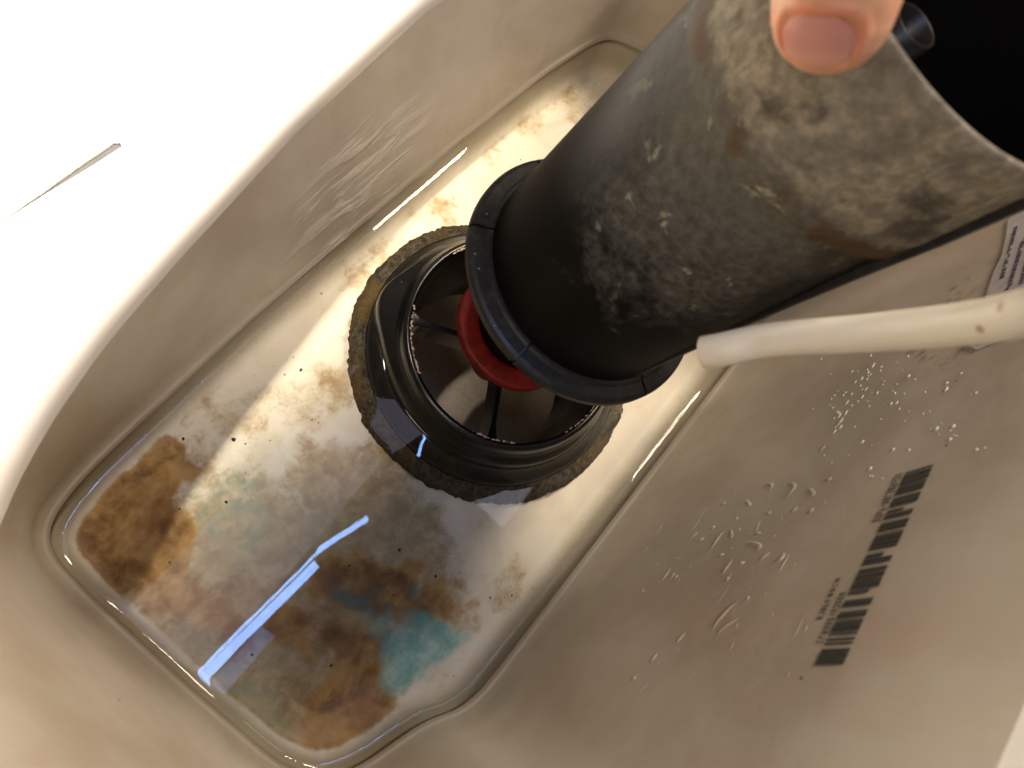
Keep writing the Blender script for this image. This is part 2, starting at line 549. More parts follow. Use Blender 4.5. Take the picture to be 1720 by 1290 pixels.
fillet = [(-10, 0.0), (-8.4, 0.15), (-6.9, 0.7), (-5.5, 1.7), (-4.3, 3.2), (-3.2, 5.3), (-2.3, 8), (-1.5, 11.5), (-0.9, 15.5), (-0.4, 19), (0, 22.5)]
prof = [(0, 22.5), (0.5, 26), (0.9, 29.5), (1.2, 30.6), (1.7, 31.2), (2.1, 32.4), (2.8, 36), (3.4, 40)]
lp = [loop(WL, WN, o, z) for o, z in prof]
base6 = lp[-1]
rim0 = np.column_stack([RL, RZ - 6])
for s in np.linspace(0, 1, 26)[1:]:
    lp.append(base6 * (1 - s) + rim0 * s)
loops_to_mesh('inner_wall', lp, M_GLAZE, tank, flip=True)
rp = []
for o, dz in [(0, -6), (0.5, -3), (1.5, 0.4), (3.0, 2.9), (5.2, 4.6), (8, 5.1), (11, 4.8), (13.5, 3.6), (15, 1.6), (15.6, -1), (15.8, -12)]:
    rp.append(loop(RL, RN, o, RZ + dz))
rp.append(loop(WL, WN, 22, np.full(NA, 20.0)))
rp.append(loop(WL, WN, 16, np.full(NA, -25.0)))
loops_to_mesh('rim', rp, M_OUTER, tank, flip=True)

# floor: rings from the outlet hole to the fillet, with the stain fields
HOLE = 58.0
NR = 95
inner = WL + WN * -10
fl = []
hx, hy = 2.5, -3.0
for i in range(NR):
    s = i / (NR - 1)
    c = np.stack([hx + HOLE * np.cos(TH), hy + HOLE * np.sin(TH)], 1)
    fl.append(np.column_stack([c * (1 - s) + inner * s, np.zeros(NA)]))
fl += [loop(WL, WN, o, z) for o, z in fillet[1:]]
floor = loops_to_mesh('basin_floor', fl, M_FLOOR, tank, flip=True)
def field(spots, pos):
    out = np.zeros(len(pos))
    for s in spots:
        px, py, r = s[:3]
        wt = s[3] if len(s) > 3 else 1.0
        c = on_z(px, py, 0)
        rr = r / 3.1
        d2 = ((pos[:, 0] - c[0]) ** 2 + (pos[:, 1] - c[1]) ** 2) / rr ** 2
        out = np.maximum(out, wt * np.clip(1.18 - 0.62 * d2, 0, 1))
    return out
FP = np.vstack(fl)[:, :2]
wp = []
for x, y in FP:
    a = Vector((x / 22, y / 22, 3.3))
    b = Vector((x / 6.5, y / 6.5, 7.1))
    u, v = mnoise.noise_vector(a), mnoise.noise_vector(b)
    wp.append((x + u.x * 11 + v.x * 4.0, y + u.y * 11 + v.y * 4.0))
FP = np.array(wp)
brown = [(158, 905, 46), (190, 868, 48), (228, 836, 50), (205, 925, 64), (250, 880, 50), (205, 970, 40), (266, 826, 44),
         (240, 935, 44), (300, 795, 26, .8), (225, 990, 22), (265, 770, 24),
         (610, 985, 48), (665, 985, 38), (560, 975, 28, .8), (640, 1020, 28), (700, 1030, 26, .8), (735, 1000, 22, .7),
         (606, 1116, 44), (566, 1150, 38, .9), (630, 1090, 32), (580, 1066, 34, .8), (540, 1185, 30, .65), (350, 1035, 40, .55), (300, 1010, 40, .5), (400, 1060, 40, .5),
         (480, 1050, 40, .7), (620, 1155, 34), (590, 1235, 40, .62), (530, 1240, 40, .6), (610, 1215, 22, .6), (480, 1000, 50, .3), (520, 1100, 50, .36), (430, 1010, 44, .3), (660, 1040, 34, .4), (500, 1180, 50, .3), (690, 1010, 40, .4), (540, 1020, 44, .4)]
tanf = [(310, 1040, 95, .9), (400, 960, 120, .9), (520, 950, 100, 1), (450, 1120, 140, 1), (640, 1060, 90, .8), (700, 960, 60, .8), (380, 1080, 90, .9), (560, 1210, 90, .95), (600, 850, 80, .85),
        (560, 800, 60, .8), (690, 900, 60, .7), (660, 930, 80, .85), (380, 700, 46, .36), (430, 680, 36, .38), (500, 1240, 80, .9),
        (590, 1250, 55, .9), (340, 790, 40, .55), (560, 640, 40, .5), (600, 560, 20, .55), (595, 450, 30, .45), (750, 360, 30, .5),
        (860, 190, 70, .40), (930, 150, 70, .40), (820, 240, 40, .4), (730, 1000, 50, .7), (790, 1030, 30, .5), (860, 990, 36, .45),
        (640, 430, 30, .45), (250, 860, 100, .7), (500, 680, 50, .4), (690, 420, 60, .28), (640, 780, 60, .7)]
teal = [(695, 1095, 52), (725, 1075, 44), (640, 1055, 34, .8), (755, 1065, 26, .8), (670, 1125, 30, .8), (395, 880, 55, .5),
        (390, 835, 36, .45), (585, 1020, 36, .45), (440, 1190, 44, .5), (610, 1035, 28, .55), (560, 1000, 60, .3), (700, 990, 24, .5)]
green = [(350, 1110, 60, .7), (520, 1120, 80, .55), (500, 1245, 80, .9), (420, 1210, 50, .8), (700, 845, 50, .6), (450, 900, 140, .6), (540, 1010, 120, .6), (430, 1030, 100, .6), (640, 900, 70, .5),
         (590, 1260, 60, .8), (480, 980, 60, .5)]
fade = np.ones(len(FP))
for k, (o_, z_) in enumerate(fillet[1:]):
    fade[(NR + k) * NA:(NR + k + 1) * NA] = 1 - sstep(np.array(o_), -8, -3)
ca = floor.data.color_attributes.new('stain', 'FLOAT_COLOR', 'POINT')
dat = np.stack([field(brown, FP), field(tanf, FP), field(teal, FP), field(green, FP)], 1)
dat = (dat * fade[:, None]).astype(np.float32)
ca.data.foreach_set('color', dat.ravel())

# throat below the outlet, where the water leaves
V, F = [], []
n = 96
for r, z in [(58, 0), (56, -4), (53, -60), (44, -100), (30, -114), (0.5, -118)]:
    for j in range(n):
        a = 2 * math.pi * j / n
        V.append((hx + r * math.cos(a), hy + r * math.sin(a), z))
mesh('outlet_throat', V, grid_faces(6, n, True, True), plain('fouled_glaze', (0.34, 0.285, 0.225), 0.6), tank)

# ------------------------------------------------------------------ water
lw = []
VC = np.array([hx, hy])
vr = 63.0
circ = np.stack([VC[0] + vr * np.cos(TH), VC[1] + vr * np.sin(TH)], 1)
wi = WL + WN * -6
lw.append(np.column_stack([circ, np.full(NA, 24.4)]))
for rr, zz in ((63.8, 23.3), (65, 22.5), (67, 22.05)):
    c = np.stack([VC[0] + rr * np.cos(TH), VC[1] + rr * np.sin(TH)], 1)
    lw.append(np.column_stack([c, np.full(NA, zz)]))
c0 = lw[-1][:, :2]
for s in np.linspace(0, 1, 8)[1:]:
    lw.append(np.column_stack([c0 * (1 - s) + wi * s, np.full(NA, 22.0)]))
for o, zz in ((-4.6, 22.05), (-3.2, 22.3), (-2.1, 22.6), (-1.2, 23.1), (-0.5, 23.8), (0.1, 24.8), (0.5, 26.0)):
    lw.append(loop(WL, WN, o, np.full(NA, zz)))
wv = [tuple(p) for L in lw for p in L]
water = mesh('water', wv, grid_faces(len(lw), NA, True, True), M_WATER)
water['kind'] = 'structure'
water['label'] = 'shallow still water over the stained tank floor'

# ================================================================== flush valve seat
M_BLACK = mat_black()
M_FLANGE = mat_black('worn_black_plastic', 0.38, 0.30, (0.010, 0.010, 0.011))
M_WET = mat_black('wet_black_plastic', 0.16, 0.05, (0.004, 0.004, 0.0045))
M_FOAM, M_RED = mat_foam(), mat_red()
valve = thing('flush_valve_seat', 'round black flush valve seat with spokes standing in the water', 'flush valve')
def lathe(profile, n, cx=hx, cy=hy, mod=None):
    V = []
    for i, (r, z) in enumerate(profile):
        for j in range(n):
            a = 2 * math.pi * j / n
            q, zz = (r, z) if mod is None else mod(i, a, r, z)
            V.append((cx + q * math.cos(a), cy + q * math.sin(a), zz))
    return V, grid_faces(len(profile), n)
ANG = lambda px, py, z: math.atan2(*(on_z(px, py, z)[:2] - VC)[::-1])
ear_angles = [ANG(655, 505, 26), ANG(655, 505, 26) + 2.094, ANG(655, 505, 26) - 2.094]
V, F = lathe([(52, -34), (54, -20), (54, 36), (54.4, 38.6), (55.2, 39.8), (56.4, 40), (57.6, 39.4), (58.6, 37.5), (59.6, 33), (61, 28), (63.5, 22), (67, 16.5), (70.6, 12.5), (72.6, 10.8), (73.4, 8.5), (73.4, 0)], 144)
seat_ring = mesh('seat_ring', V, F, M_WET, valve)
def ear(i, a, r, z):
    k = sum(q * math.exp(-(((a - e + math.pi) % (2 * math.pi) - math.pi) / 0.26) ** 2) for e, q in zip(ear_angles, (1.0, 0.0, 0.0)))
    wide = sum(q * math.exp(-(((a - e + math.pi) % (2 * math.pi) - math.pi) / 0.70) ** 2) for e, q in zip(ear_angles, (1.0, 0.5, 0.5)))
    if i >= 3:
        r += 6.0 * k + 2.2 * wide
        z += 3.0 * k
    return r, z
V, F = lathe([(59.0, 34.5), (60.4, 32), (61.6, 29.6), (62.6, 27.6), (63.4, 25.6), (64.2, 23), (64.6, 18), (64.4, 14.2)], 180, mod=ear)
mesh('base_collar', V, F, M_WET, valve)
# mineral grains along the sealing edge, too small to pick apart
bm = bmesh.new()
for k in range(620):
    a = random.random() * 2 * math.pi
    if mnoise.noise(Vector((math.cos(a) * 3, math.sin(a) * 3, 1.7))) < -0.12:
        continue
    r = 54.8 + random.gauss(0, 0.3)
    s = random.uniform(0.25, 0.8)
    mt = Matrix.Translation((hx + r * math.cos(a), hy + r * math.sin(a), 39.7 - random.random() * 0.7)) @ Matrix.Diagonal((s, s, s * 0.8, 1)) @ Matrix.Rotation(a, 4, 'Z')
    bmesh.ops.create_icosphere(bm, subdivisions=1, radius=1, matrix=mt)
g = from_bm('mineral_grains', bm, plain('mineral_grain', (0.58, 0.42, 0.33), 0.7), seat_ring)
g['kind'] = 'stuff'
# foam gasket under the seat
NG = 420
def foam(i, a, r, z):
    v = Vector((math.cos(a) * 9, math.sin(a) * 9, i * 0.6))
    d = mnoise.noise(v) * 1.4 + mnoise.noise(v * 3.1) * 0.8 + mnoise.noise(v * 8) * 0.45
    if i >= 6:
        r += d * 1.3
    elif i >= 1:
        z += d * 0.55
    return r, z
V, F = lathe([(66, 8.6), (68, 9.2), (70, 9.4), (72, 9.5), (74, 9.5), (76, 9.3), (78, 8.8), (79.6, 7.6), (80.4, 6), (80.8, 4), (80.9, 1.5), (81, 0.2)], NG, mod=foam)
mesh('foam_gasket', V, F, M_FOAM, valve)
# hub and webs inside the seat
V, F = lathe([(0.1, 24), (6, 24), (9, 23), (10.5, 20), (11, 10), (11, -6)], 48)
mesh('hub', V, F, M_BLACK, valve)
s1, s2 = ANG(700, 538, 22), ANG(828, 730, 22)
for a in (s1, s2, s1 + math.pi, s2 + math.pi):
    bm = bmesh.new()
    st = [(10, 1.5), (26, 1.5), (42, 1.7), (48, 2.4), (51.5, 4.0), (54.2, 6.8)]
    rows = []
    for r, w in st:
        rows.append([bm.verts.new((hx + r * math.cos(a) - sgn * w * math.sin(a), hy + r * math.sin(a) + sgn * w * math.cos(a), z))
                     for sgn, z in ((-1, 2), (1, 2), (1, 22), (-1, 22))])
    for i in range(len(st) - 1):
        for j in range(4):
            k = (j + 1) % 4
            bm.faces.new((rows[i][j], rows[i][k], rows[i + 1][k], rows[i + 1][j]))
    bm.faces.new(rows[0])
    bm.faces.new(rows[-1])
    from_bm('spoke', bm, M_WET, valve, smooth=False, bevel=0.6)

# ================================================================== lifted flush tower
A0 = Vector((12, -5, 115))
A1 = Vector((36, -18.5, 290))
axis = (A1 - A0)
TL = axis.length
ez = axis.normalized()
toeye = Vector(EYE) - A0
ex = (toeye - ez * toeye.dot(ez)).normalized()      # local +x faces the near side
ey = ez.cross(ex)
TM = Matrix(((ex.x, ey.x, ez.x, A0.x * MM), (ex.y, ey.y, ez.y, A0.y * MM), (ex.z, ey.z, ez.z, A0.z * MM), (0, 0, 0, 1)))
def tloc(p):
    d = Vector(p) - A0
    return Vector((d.dot(ex), d.dot(ey), d.dot(ez)))
CRUST_AZ = 0.15
M_TOWER = mat_tower()
M_INSIDE = plain('black_inside', (0.003, 0.003, 0.003), 0.7, Specular_IOR_Level=0.1)
tower = thing('flush_tower', 'crusted black flush valve tower held up above its seat', 'flush tower')
tower.matrix_world = TM
def tl(name, profile, n, mat, parent=tower, mod=None, flip=False):
    V, F = lathe(profile, n, 0, 0, mod)
    if flip:
        F = [f[::-1] for f in F]
    return mesh(name, V, F, mat, parent)
def ridge(i, a, r, z):
    return r, z
tl('tube', [(48.2, 3), (48.3, 6), (48.4, 20), (48.5, 45), (48.6, 70), (48.7, 95), (48.8, 115), (48.9, 126), (49.2, 129), (50.4, 131),
            (50.8, 134), (50.9, 145), (51.0, 160), (51.2, 172), (51.4, 175.6), (51.1, 176.8), (50.4, 177.2), (49.4, 176.8), (49.0, 175)], 160, M_TOWER)
tl('inner_wall', [(49.0, 175), (48.4, 165), (46, 120), (45.5, 60), (45, 8), (0.2, 6)], 128, M_INSIDE)
# flange: ring segments parted by slits
slits = []
for px, py in ((893, 283), (788, 403), (858, 603), (1072, 655)):
    d = tloc(on_z(px, py, 112))
    slits.append(math.atan2(d.y, d.x) % (2 * math.pi))
slits.sort()
slits.append(slits[0] + 2 * math.pi)
fprof = [(47.5, 4.5), (49.5, 4.2), (50.5, 3.0), (55.0, 2.2), (56.6, 1.4), (57.2, 0.2), (57.2, -2.6), (56.4, -3.6), (50, -4), (44, -4)]
for a, b in zip(slits[:-1], slits[1:]):
    m = max(6, int((b - a) / 0.035))
    half = 0.012
    V = []
    for j in range(m + 1):
        th = a + half + (b - a - 2 * half) * j / m
        for r, z in fprof:
            V.append((r * math.cos(th), r * math.sin(th), z))
    k = len(fprof)
    F = []
    for j in range(m):
        for i in range(k - 1):
            F.append((j * k + i, (j + 1) * k + i, (j + 1) * k + i + 1, j * k + i + 1)[::-1])
    F.append(tuple(range(k))[::-1])
    F.append(tuple(range(m * k, (m + 1) * k)))
    mesh('flange_segment', V, F, mat=M_FLANGE, parent=tower, smooth=False)
tl('flange_core', [(56.0, -1.2), (56.0, -3.2), (46, -3.4), (21.6, -3.6), (21.9, -68), (18, -70), (0.2, -70)], 96, M_BLACK, flip=True)
tl('flange_floor', [(0.2, 2.5), (46, 2.5), (49, 2.6), (55.9, -1.2)], 96, M_BLACK, flip=True)
# red seal on the spool
seal = tl('seal', [(21.8, -66), (22.2, -64.4), (22.8, -63.6), (25, -63.6), (31.2, -64.6), (32.0, -65.0), (32.3, -66.0), (32.2, -70.0), (31.6, -70.8), (24, -70.8), (21.8, -70.2)], 120, M_RED)
# side web that widens towards the mouth
def plate(name, prof2, az, th, mat, parent):
    bm = bmesh.new()
    c, s = math.cos(az), math.sin(az)
    sides = []
    for sg in (-1, 1):
        sides.append([bm.verts.new((r * c - sg * th / 2 * s, r * s + sg * th / 2 * c, z)) for r, z in prof2])
    k = len(prof2)
    bm.faces.new(sides[0])
    bm.faces.new(sides[1][::-1])
    for i in range(k):
        bm.faces.new((sides[0][i], sides[0][(i + 1) % k], sides[1][(i + 1) % k], sides[1][i]))
    return from_bm(name, bm, mat, parent, smooth=False, bevel=0.5)
FIN_AZ = 1.15
plate('web', [(46, 12), (49, 12), (49.5, 60), (50.2, 90), (51.5, 120), (53, 145), (53.6, 168), (53, 172), (46, 172)], FIN_AZ, 3.0, M_FLANGE, tower)
# small clear-edged float cup inside the mouth
fc = tloc(at_depth(1540, 42, 205))
V, F = tube_mesh([fc + Vector((0, 0, -28)), fc + Vector((0, 0, 0))], 7.2, 48, cap=False)
cup = mesh('inner_pipe', V, F, M_BLACK, tower)
m = cup.modifiers.new('wall', 'SOLIDIFY')
m.thickness = 0.0011

# ================================================================== refill hose
hose = thing('refill_hose', 'white vinyl refill hose with brown specks, its cut end beside the black tower', 'hose')
hp = [at_depth(1183, 592, 213), at_depth(1212, 587, 210), at_depth(1300, 570, 203), at_depth(1450, 560, 184), at_depth(1600, 546, 163), at_depth(1720, 526, 147),
      at_depth(1900, 470, 128)]
last = Vector(hp[-1])
hp += [last + Vector((60, -20, -10)), last + Vector((130, -30, -60)), last + Vector((150, -30, -150)), last + Vector((152, -30, -200))]
pts = spline(hp, 90)
V, F = tube_mesh(pts, 4.65, 40, cap=False)
M_HOSE = mat_hose()
h = mesh('tube', V, F, M_HOSE, hose)
m = h.modifiers.new('wall', 'SOLIDIFY')
m.thickness = 0.0016

# ================================================================== hand
M_SKIN, M_NAIL = mat_skin(), mat_nail()
hand = thing('hand', 'bare hand gripping the black tower, only its thumb tip in view', 'hand')
tip = Vector(at_depth(1376, 126, 164))
base = Vector(at_depth(1414, -60, 151))
ta = (base - tip).normalized()
view = (Vector(EYE) - tip).normalized()
nn = (view - ta * view.dot(ta)).normalized()
ss = nn.cross(ta).normalized()
rot = math.radians(13)                            # the nail turns a little to the left
nd = (nn * math.cos(rot) + ss * math.sin(rot)).normalized()
sd = nd.cross(ta).normalized()
SEC = [(0, 0.2, 0.2), (0.5, 3.6, 3.0), (1.6, 6.3, 5.0), (3.5, 9.3, 6.9), (6, 11.2, 8.3), (10, 12.8, 9.5), (15, 13.6, 10.3), (21, 13.9, 10.8),
       (28, 13.2, 11.0), (36, 12.4, 11.0), (48, 12.0, 11.0), (62, 13.0, 12.0), (78, 15.5, 14.0), (90, 17, 16)]
def sec(u):
    for (a, w0, t0), (b, w1, t1) in zip(SEC[:-1], SEC[1:]):
        if u <= b:
            q = (u - a) / (b - a)
            return w0 + (w1 - w0) * q, t0 + (t1 - t0) * q
    return SEC[-1][1:]
us = [0, .25, .5, 1, 1.6, 2.4, 3.4, 4.6, 6] + [6 + i * 0.9 for i in range(1, 34)] + [38 + i * 3.5 for i in range(0, 15)]
NAIL0, NAIL1, NPHI = 3.8, 13.4, math.radians(39)
def thumb_pt(u, ph, lift=0.0):
    w, t = sec(u)
    w *= 0.93
    t *= 0.95
    droop = -0.012 * max(0, 9 - u) ** 2
    return tip + ta * u + sd * (w + lift) * math.sin(ph) + nd * ((t + lift) * math.cos(ph) + droop)
NP = 120
TV, flush = [], []
for u in us:
    for j in range(NP):
        ph = 2 * math.pi * j / NP
        p = ph if ph < math.pi else ph - 2 * math.pi
        edge = NPHI * (1 - 0.25 * max(0, (u - 9) / 6) ** 2)
        ins = (1 / (1 + math.exp(min(50, (abs(p) - edge) / 0.035)))) * (1 / (1 + math.exp(min(50, (u - NAIL1) / 0.5)))) * (1 / (1 + math.exp(min(50, (NAIL0 - u) / 0.4))))
        fold = math.exp(-((abs(p) - edge - 0.10) / 0.11) ** 2) * (1 / (1 + math.exp(min(50, (u - NAIL1) / 1.0)))) * min(1, max(0, (u - 3) / 4))
        fold = max(fold, math.exp(-((u - NAIL1 - 1.2) / 1.3) ** 2) * (1 / (1 + math.exp(min(50, (abs(p) - edge) / 0.06)))))
        TV.append(thumb_pt(u, ph, -0.85 * ins + 0.75 * fold))
        flush.append(min(1, fold + 0.4 * ins))
F = grid_faces(len(us), NP)
F.append(tuple(range(NP))[::-1])
F.append(tuple(range((len(us) - 1) * NP, len(us) * NP)))
th = mesh('thumb', TV, F, M_SKIN, hand)
at = th.data.attributes.new('flush', 'FLOAT', 'POINT')
at.data.foreach_set('value', flush)
m = th.modifiers.new('subsurf', 'SUBSURF')
m.render_levels = 1
m.levels = 0
# nail plate
NV, tipv = [], []
nu, npn = 40, 36
for i in range(nu):
    for j in range(npn):
        s = -1 + 2 * j / (npn - 1)
        # round cuticle and slightly rounded free edge
        u0 = NAIL0 - 0.2 + 1.7 * s * s
        u1 = NAIL1 + 0.3 - 4.2 * abs(s) ** 3
        u = u0 + (u1 - u0) * i / (nu - 1)
        NV.append(thumb_pt(u, s * NPHI * 0.98, -0.22 + 0.35 * (1 - s * s)))
        tipv.append(1.7 if i < 2 else 1 - sstep(np.array(i / nu), 0.05, 0.45).item())
nl = mesh('thumb_nail', NV, grid_faces(nu, npn, False), M_NAIL, th)
at = nl.data.attributes.new('tip', 'FLOAT', 'POINT')
at.data.foreach_set('value', tipv)
m = nl.modifiers.new('thick', 'SOLIDIFY')
m.thickness = 0.0006
m.offset = 0
# palm and the four fingers round the far side of the tower
bm = bmesh.new()
def add_chain(pts, rads, n=20):
    P = spline(pts, 26)
    R = [float(np.interp(i / 25 * (len(rads) - 1), range(len(rads)), rads)) for i in range(26)]
    V, F = tube_mesh(P, R, n)
    vs = [bm.verts.new(v) for v in V]
    for f in F:
        bm.faces.new([vs[i] for i in f])
    bmesh.ops.create_icosphere(bm, subdivisions=2, radius=R[-1], matrix=Matrix.Translation(P[-1]))
tb = tip + ta * 92
ctr = A1
def round_tower(az, r, z):
    return Vector((ctr.x - 4 + r * math.cos(az), ctr.y + r * math.sin(az), z))
add_chain([tip + ta * 74, tip + ta * 96, Vector((82, 58, 300)), Vector((100, 44, 300))], [15, 17, 20, 22])
add_chain([round_tower(0.62, 88, 322), round_tower(0.60, 88, 290), round_tower(0.58, 86, 262)], [20, 24, 19])
add_chain([round_tower(0.62, 92, 300), Vector((128, 36, 340)), Vector((165, 30, 420)), Vector((215, 20, 560))], [24, 26, 25, 30])
for z, ln in ((316, 1.0), (297, 1.08), (278, 1.04), (261, 0.85)):
    add_chain([round_tower(0.45, 84, z), round_tower(0.10, 72, z), round_tower(0.10 - 0.50 * ln, 63, z - 2), round_tower(0.10 - 0.85 * ln, 60.5, z - 4), round_tower(0.10 - 1.1 * ln, 60, z - 5)],
              [11, 9.6, 9.2, 8.4, 7.2])
ho = from_bm('palm_and_fingers', bm, M_SKIN, hand)
m = ho.modifiers.new('remesh', 'REMESH')
m.mode = 'VOXEL'
m.voxel_size = 0.0022
m.use_smooth_shade = True
m = ho.modifiers.new('smooth', 'SMOOTH')
m.iterations = 6

# ================================================================== prints and marks on the back wall
M_INK = plain('barcode_ink', (0.055, 0.056, 0.05), 0.6)
def wall_quads(bm, quads, lift=0.25):
    for q in quads:
        vs = []
        for x, z in q:
            vs.append(bm.verts.new((x, back_y(z) + lift, z)))
        bm.faces.new(vs)
def bar_pos(s, w):
    """s along the code (0 low end, 1 far end), w across it (0 text side, 1 top)"""
    p = (BC[0] * (1 - w) + BC[1] * w) * (1 - s) + (BC[2] * (1 - w) + BC[3] * w) * s
    return p[0], p[2]
BC = [on_back(1369, 1118), on_back(1417, 1117), on_back(1524, 790), on_back(1571, 776)]
code = thing('barcode', 'black printed barcode with small digits on the back wall of the tank', 'barcode')
groups = [(0.000, 0.070, 1), (0.088, 0.097, 1), (0.106, 0.117, 1), (0.130, 0.142, 1), (0.147, 0.200, 1), (0.209, 0.242, 1), (0.262, 0.296, 1),
          (0.322, 0.342, .72), (0.347, 0.392, 1), (0.396, 0.450, 1), (0.468, 0.500, 1), (0.503, 0.526, .62), (0.545, 0.628, 1), (0.642, 0.692, 1),
          (0.709, 0.742, 1), (0.746, 0.762, .6), (0.778, 0.834, 1), (0.848, 0.905, 1), (0.909, 0.965, 1), (0.970, 0.985, 1)]
for a, b, tall in groups:
    x = a
    while x < b - 0.002:
        w = min(b - x, random.choice((0.006, 0.011, 0.017, 0.024)))
        bm = bmesh.new()
        wall_quads(bm, [[bar_pos(x, 0), bar_pos(x + w, 0), bar_pos(x + w, tall), bar_pos(x, tall)]], 0.2)
        from_bm('bar', bm, M_INK, code, smooth=False)
        x += w + random.choice((0.0012, 0.002, 0.003))
def glyph_row(bm, s0, s1, w0, w1, step):
    s = s0
    while s < s1:
        k = random.random()
        e = step * 0.62
        h = (w1 - w0)
        for a, b, c, d in ((0, .3, 0, 1), (.7, 1, 0, 1), (0, 1, 0, .2), (0, 1, .8, 1), (0, 1, .42, .6)):
            if random.random() < 0.66:
                wall_quads(bm, [[bar_pos(s + a * e, w0 + c * h), bar_pos(s + b * e, w0 + c * h), bar_pos(s + b * e, w0 + d * h), bar_pos(s + a * e, w0 + d * h)]], 0.2 + k * 0.02)
        s += step
bm = bmesh.new()
glyph_row(bm, 0.10, 0.345, -0.34, -0.10, 0.0205)
glyph_row(bm, 0.215, 0.30, -0.78, -0.56, 0.0205)
glyph_row(bm, 0.325, 0.41, -0.78, -0.60, 0.026)
glyph_row(bm, 0.71, 0.985, -0.42, -0.12, 0.0205)
d = from_bm('digits', bm, M_INK, code, smooth=False)
d['kind'] = 'stuff'

# raised casting marks, low ridges in the glaze
marks = [
    [(1103, 985), (1118, 966), (1136, 938)], [(1118, 984), (1130, 966), (1138, 962)], [(1108, 952), (1122, 944), (1140, 938), (1152, 940)], [(1126, 978), (1136, 968), (1134, 978)],
    [(1155, 912), (1166, 898), (1178, 890)], [(1166, 904), (1178, 906), (1184, 896)], [(1186, 884), (1198, 886), (1200, 876)],
    [(1178, 940), (1196, 918), (1212, 896), (1228, 888)], [(1196, 930), (1212, 932), (1216, 924)], [(1216, 906), (1226, 892), (1230, 902), (1238, 888)],
    [(1200, 984), (1214, 962), (1228, 942), (1240, 930)], [(1212, 980), (1222, 972), (1220, 966)], [(1236, 938), (1246, 946), (1254, 936)], [(1240, 930), (1248, 916), (1262, 912), (1276, 918), (1266, 928), (1250, 930)],
    [(1264, 964), (1278, 940), (1290, 930), (1304, 926)], [(1286, 938), (1298, 942), (1312, 938), (1314, 928), (1302, 926)],
    [(1176, 1086), (1190, 1066), (1206, 1042), (1226, 1020), (1244, 1006), (1258, 992)], [(1198, 1084), (1204, 1066), (1220, 1050), (1240, 1038), (1252, 1022)], [(1250, 1008), (1262, 1000)],
    [(1242, 852), (1252, 842), (1260, 848), (1270, 834)], [(1268, 836), (1278, 824), (1288, 814), (1296, 816), (1288, 828), (1278, 826)],
    [(1206, 858), (1214, 846), (1222, 850)], [(1232, 876), (1242, 866)], [(1282, 872), (1290, 862), (1300, 866)], [(1310, 826), (1322, 812), (1334, 818), (1318, 836), (1306, 842)],
    [(1350, 830), (1358, 822), (1366, 832), (1352, 838)], [(1322, 868), (1334, 856), (1346, 850)], [(1352, 852), (1362, 858), (1370, 844)], [(1260, 900), (1272, 896), (1284, 898)],
    [(1086, 1120), (1098, 1104), (1112, 1088)], [(1128, 1090), (1142, 1072), (1160, 1052)], [(1070, 1132), (1060, 1146)], [(1074, 996), (1084, 988)],
    [(1378, 800), (1392, 806), (1398, 792)], [(1370, 770), (1382, 752), (1394, 742)], [(1396, 735), (1410, 708), (1424, 690)]]
for mk in marks:
    P3 = [on_back(*q) for q in mk]
    P3 = spline(P3, max(6, 5 * len(mk)))
    k = len(P3)
    V, F = tube_mesh([(p[0], back_y(p[2]) - 1.75, p[2]) for p in P3], [2.08 * (0.45 + 0.55 * math.sin(math.pi * (i + 0.5) / k)) for i in range(k)], 12)
    o = mesh('raised_mark', V, F, M_GLAZE, tank)
# pale splashes and mineral spots on the back wall
M_SPOT = plain('lime_spot', (0.78, 0.74, 0.66), 0.4)
bm = bmesh.new()
def wall_spot(px, py, rx, rz, rot=0.0):
    p = on_back(px, py)
    mt = Matrix.Translation((p[0], back_y(p[2]), p[2])) @ Matrix.Rotation(rot, 4, 'Y') @ Matrix.Diagonal((rx, 0.22, rz, 1))
    bmesh.ops.create_icosphere(bm, subdivisions=2, radius=1, matrix=mt)
for k in range(85):
    px = random.gauss(1490, 90)
    py = random.gauss(655, 70)
    s = abs(random.gauss(0.2, 0.22)) + 0.12
    wall_spot(px, py, s * random.uniform(0.8, 1.4), s * random.uniform(0.7, 1.2))
for k in range(26):
    t_ = random.random()
    px, py = 1400 + 75 * t_ + random.gauss(0, 10), 720 - 110 * t_ + random.gauss(0, 10)
    wall_spot(px, py, random.uniform(0.5, 1.8), random.uniform(0.2, 0.5), random.uniform(-0.2, 0.3))
for px, py, s in ((1572, 720, 1.0), (1525, 632, 1.0), (1600, 716, 0.9), (1595, 738, 0.8), (1448, 742, 0.9), (1640, 755, 0.6), (1500, 755, .7)):
    wall_spot(px, py, s, s)
o = from_bm('lime_spots', bm, M_SPOT, tank)
o['kind'] = 'stuff'
bm = bmesh.new()
for k in range(80):
    if k % 5:
        px, py = random.gauss(1225, 85), random.gauss(930, 85)
    else:
        px, py = random.uniform(1000, 1400), random.uniform(660, 1200)
    p = on_back(px, py)
    if p[2] < 46 or p[0] < -135:
        continue
    L_ = random.choice((0.7, 1.0, 1.5, 2.6, 5.0)) * random.uniform(0.7, 1.2)
    mt = Matrix.Translation((p[0], back_y(p[2]) - 0.16, p[2])) @ Matrix.Rotation(random.gauss(0.12, 0.18), 4, 'Y') @ Matrix.Diagonal((L_, random.uniform(0.20, 0.29), random.uniform(0.4, 1.1), 1))
    bmesh.ops.create_icosphere(bm, subdivisions=2, radius=1, matrix=mt)
o = from_bm('glaze_runs', bm, M_GLAZE, tank)
o['kind'] = 'stuff'

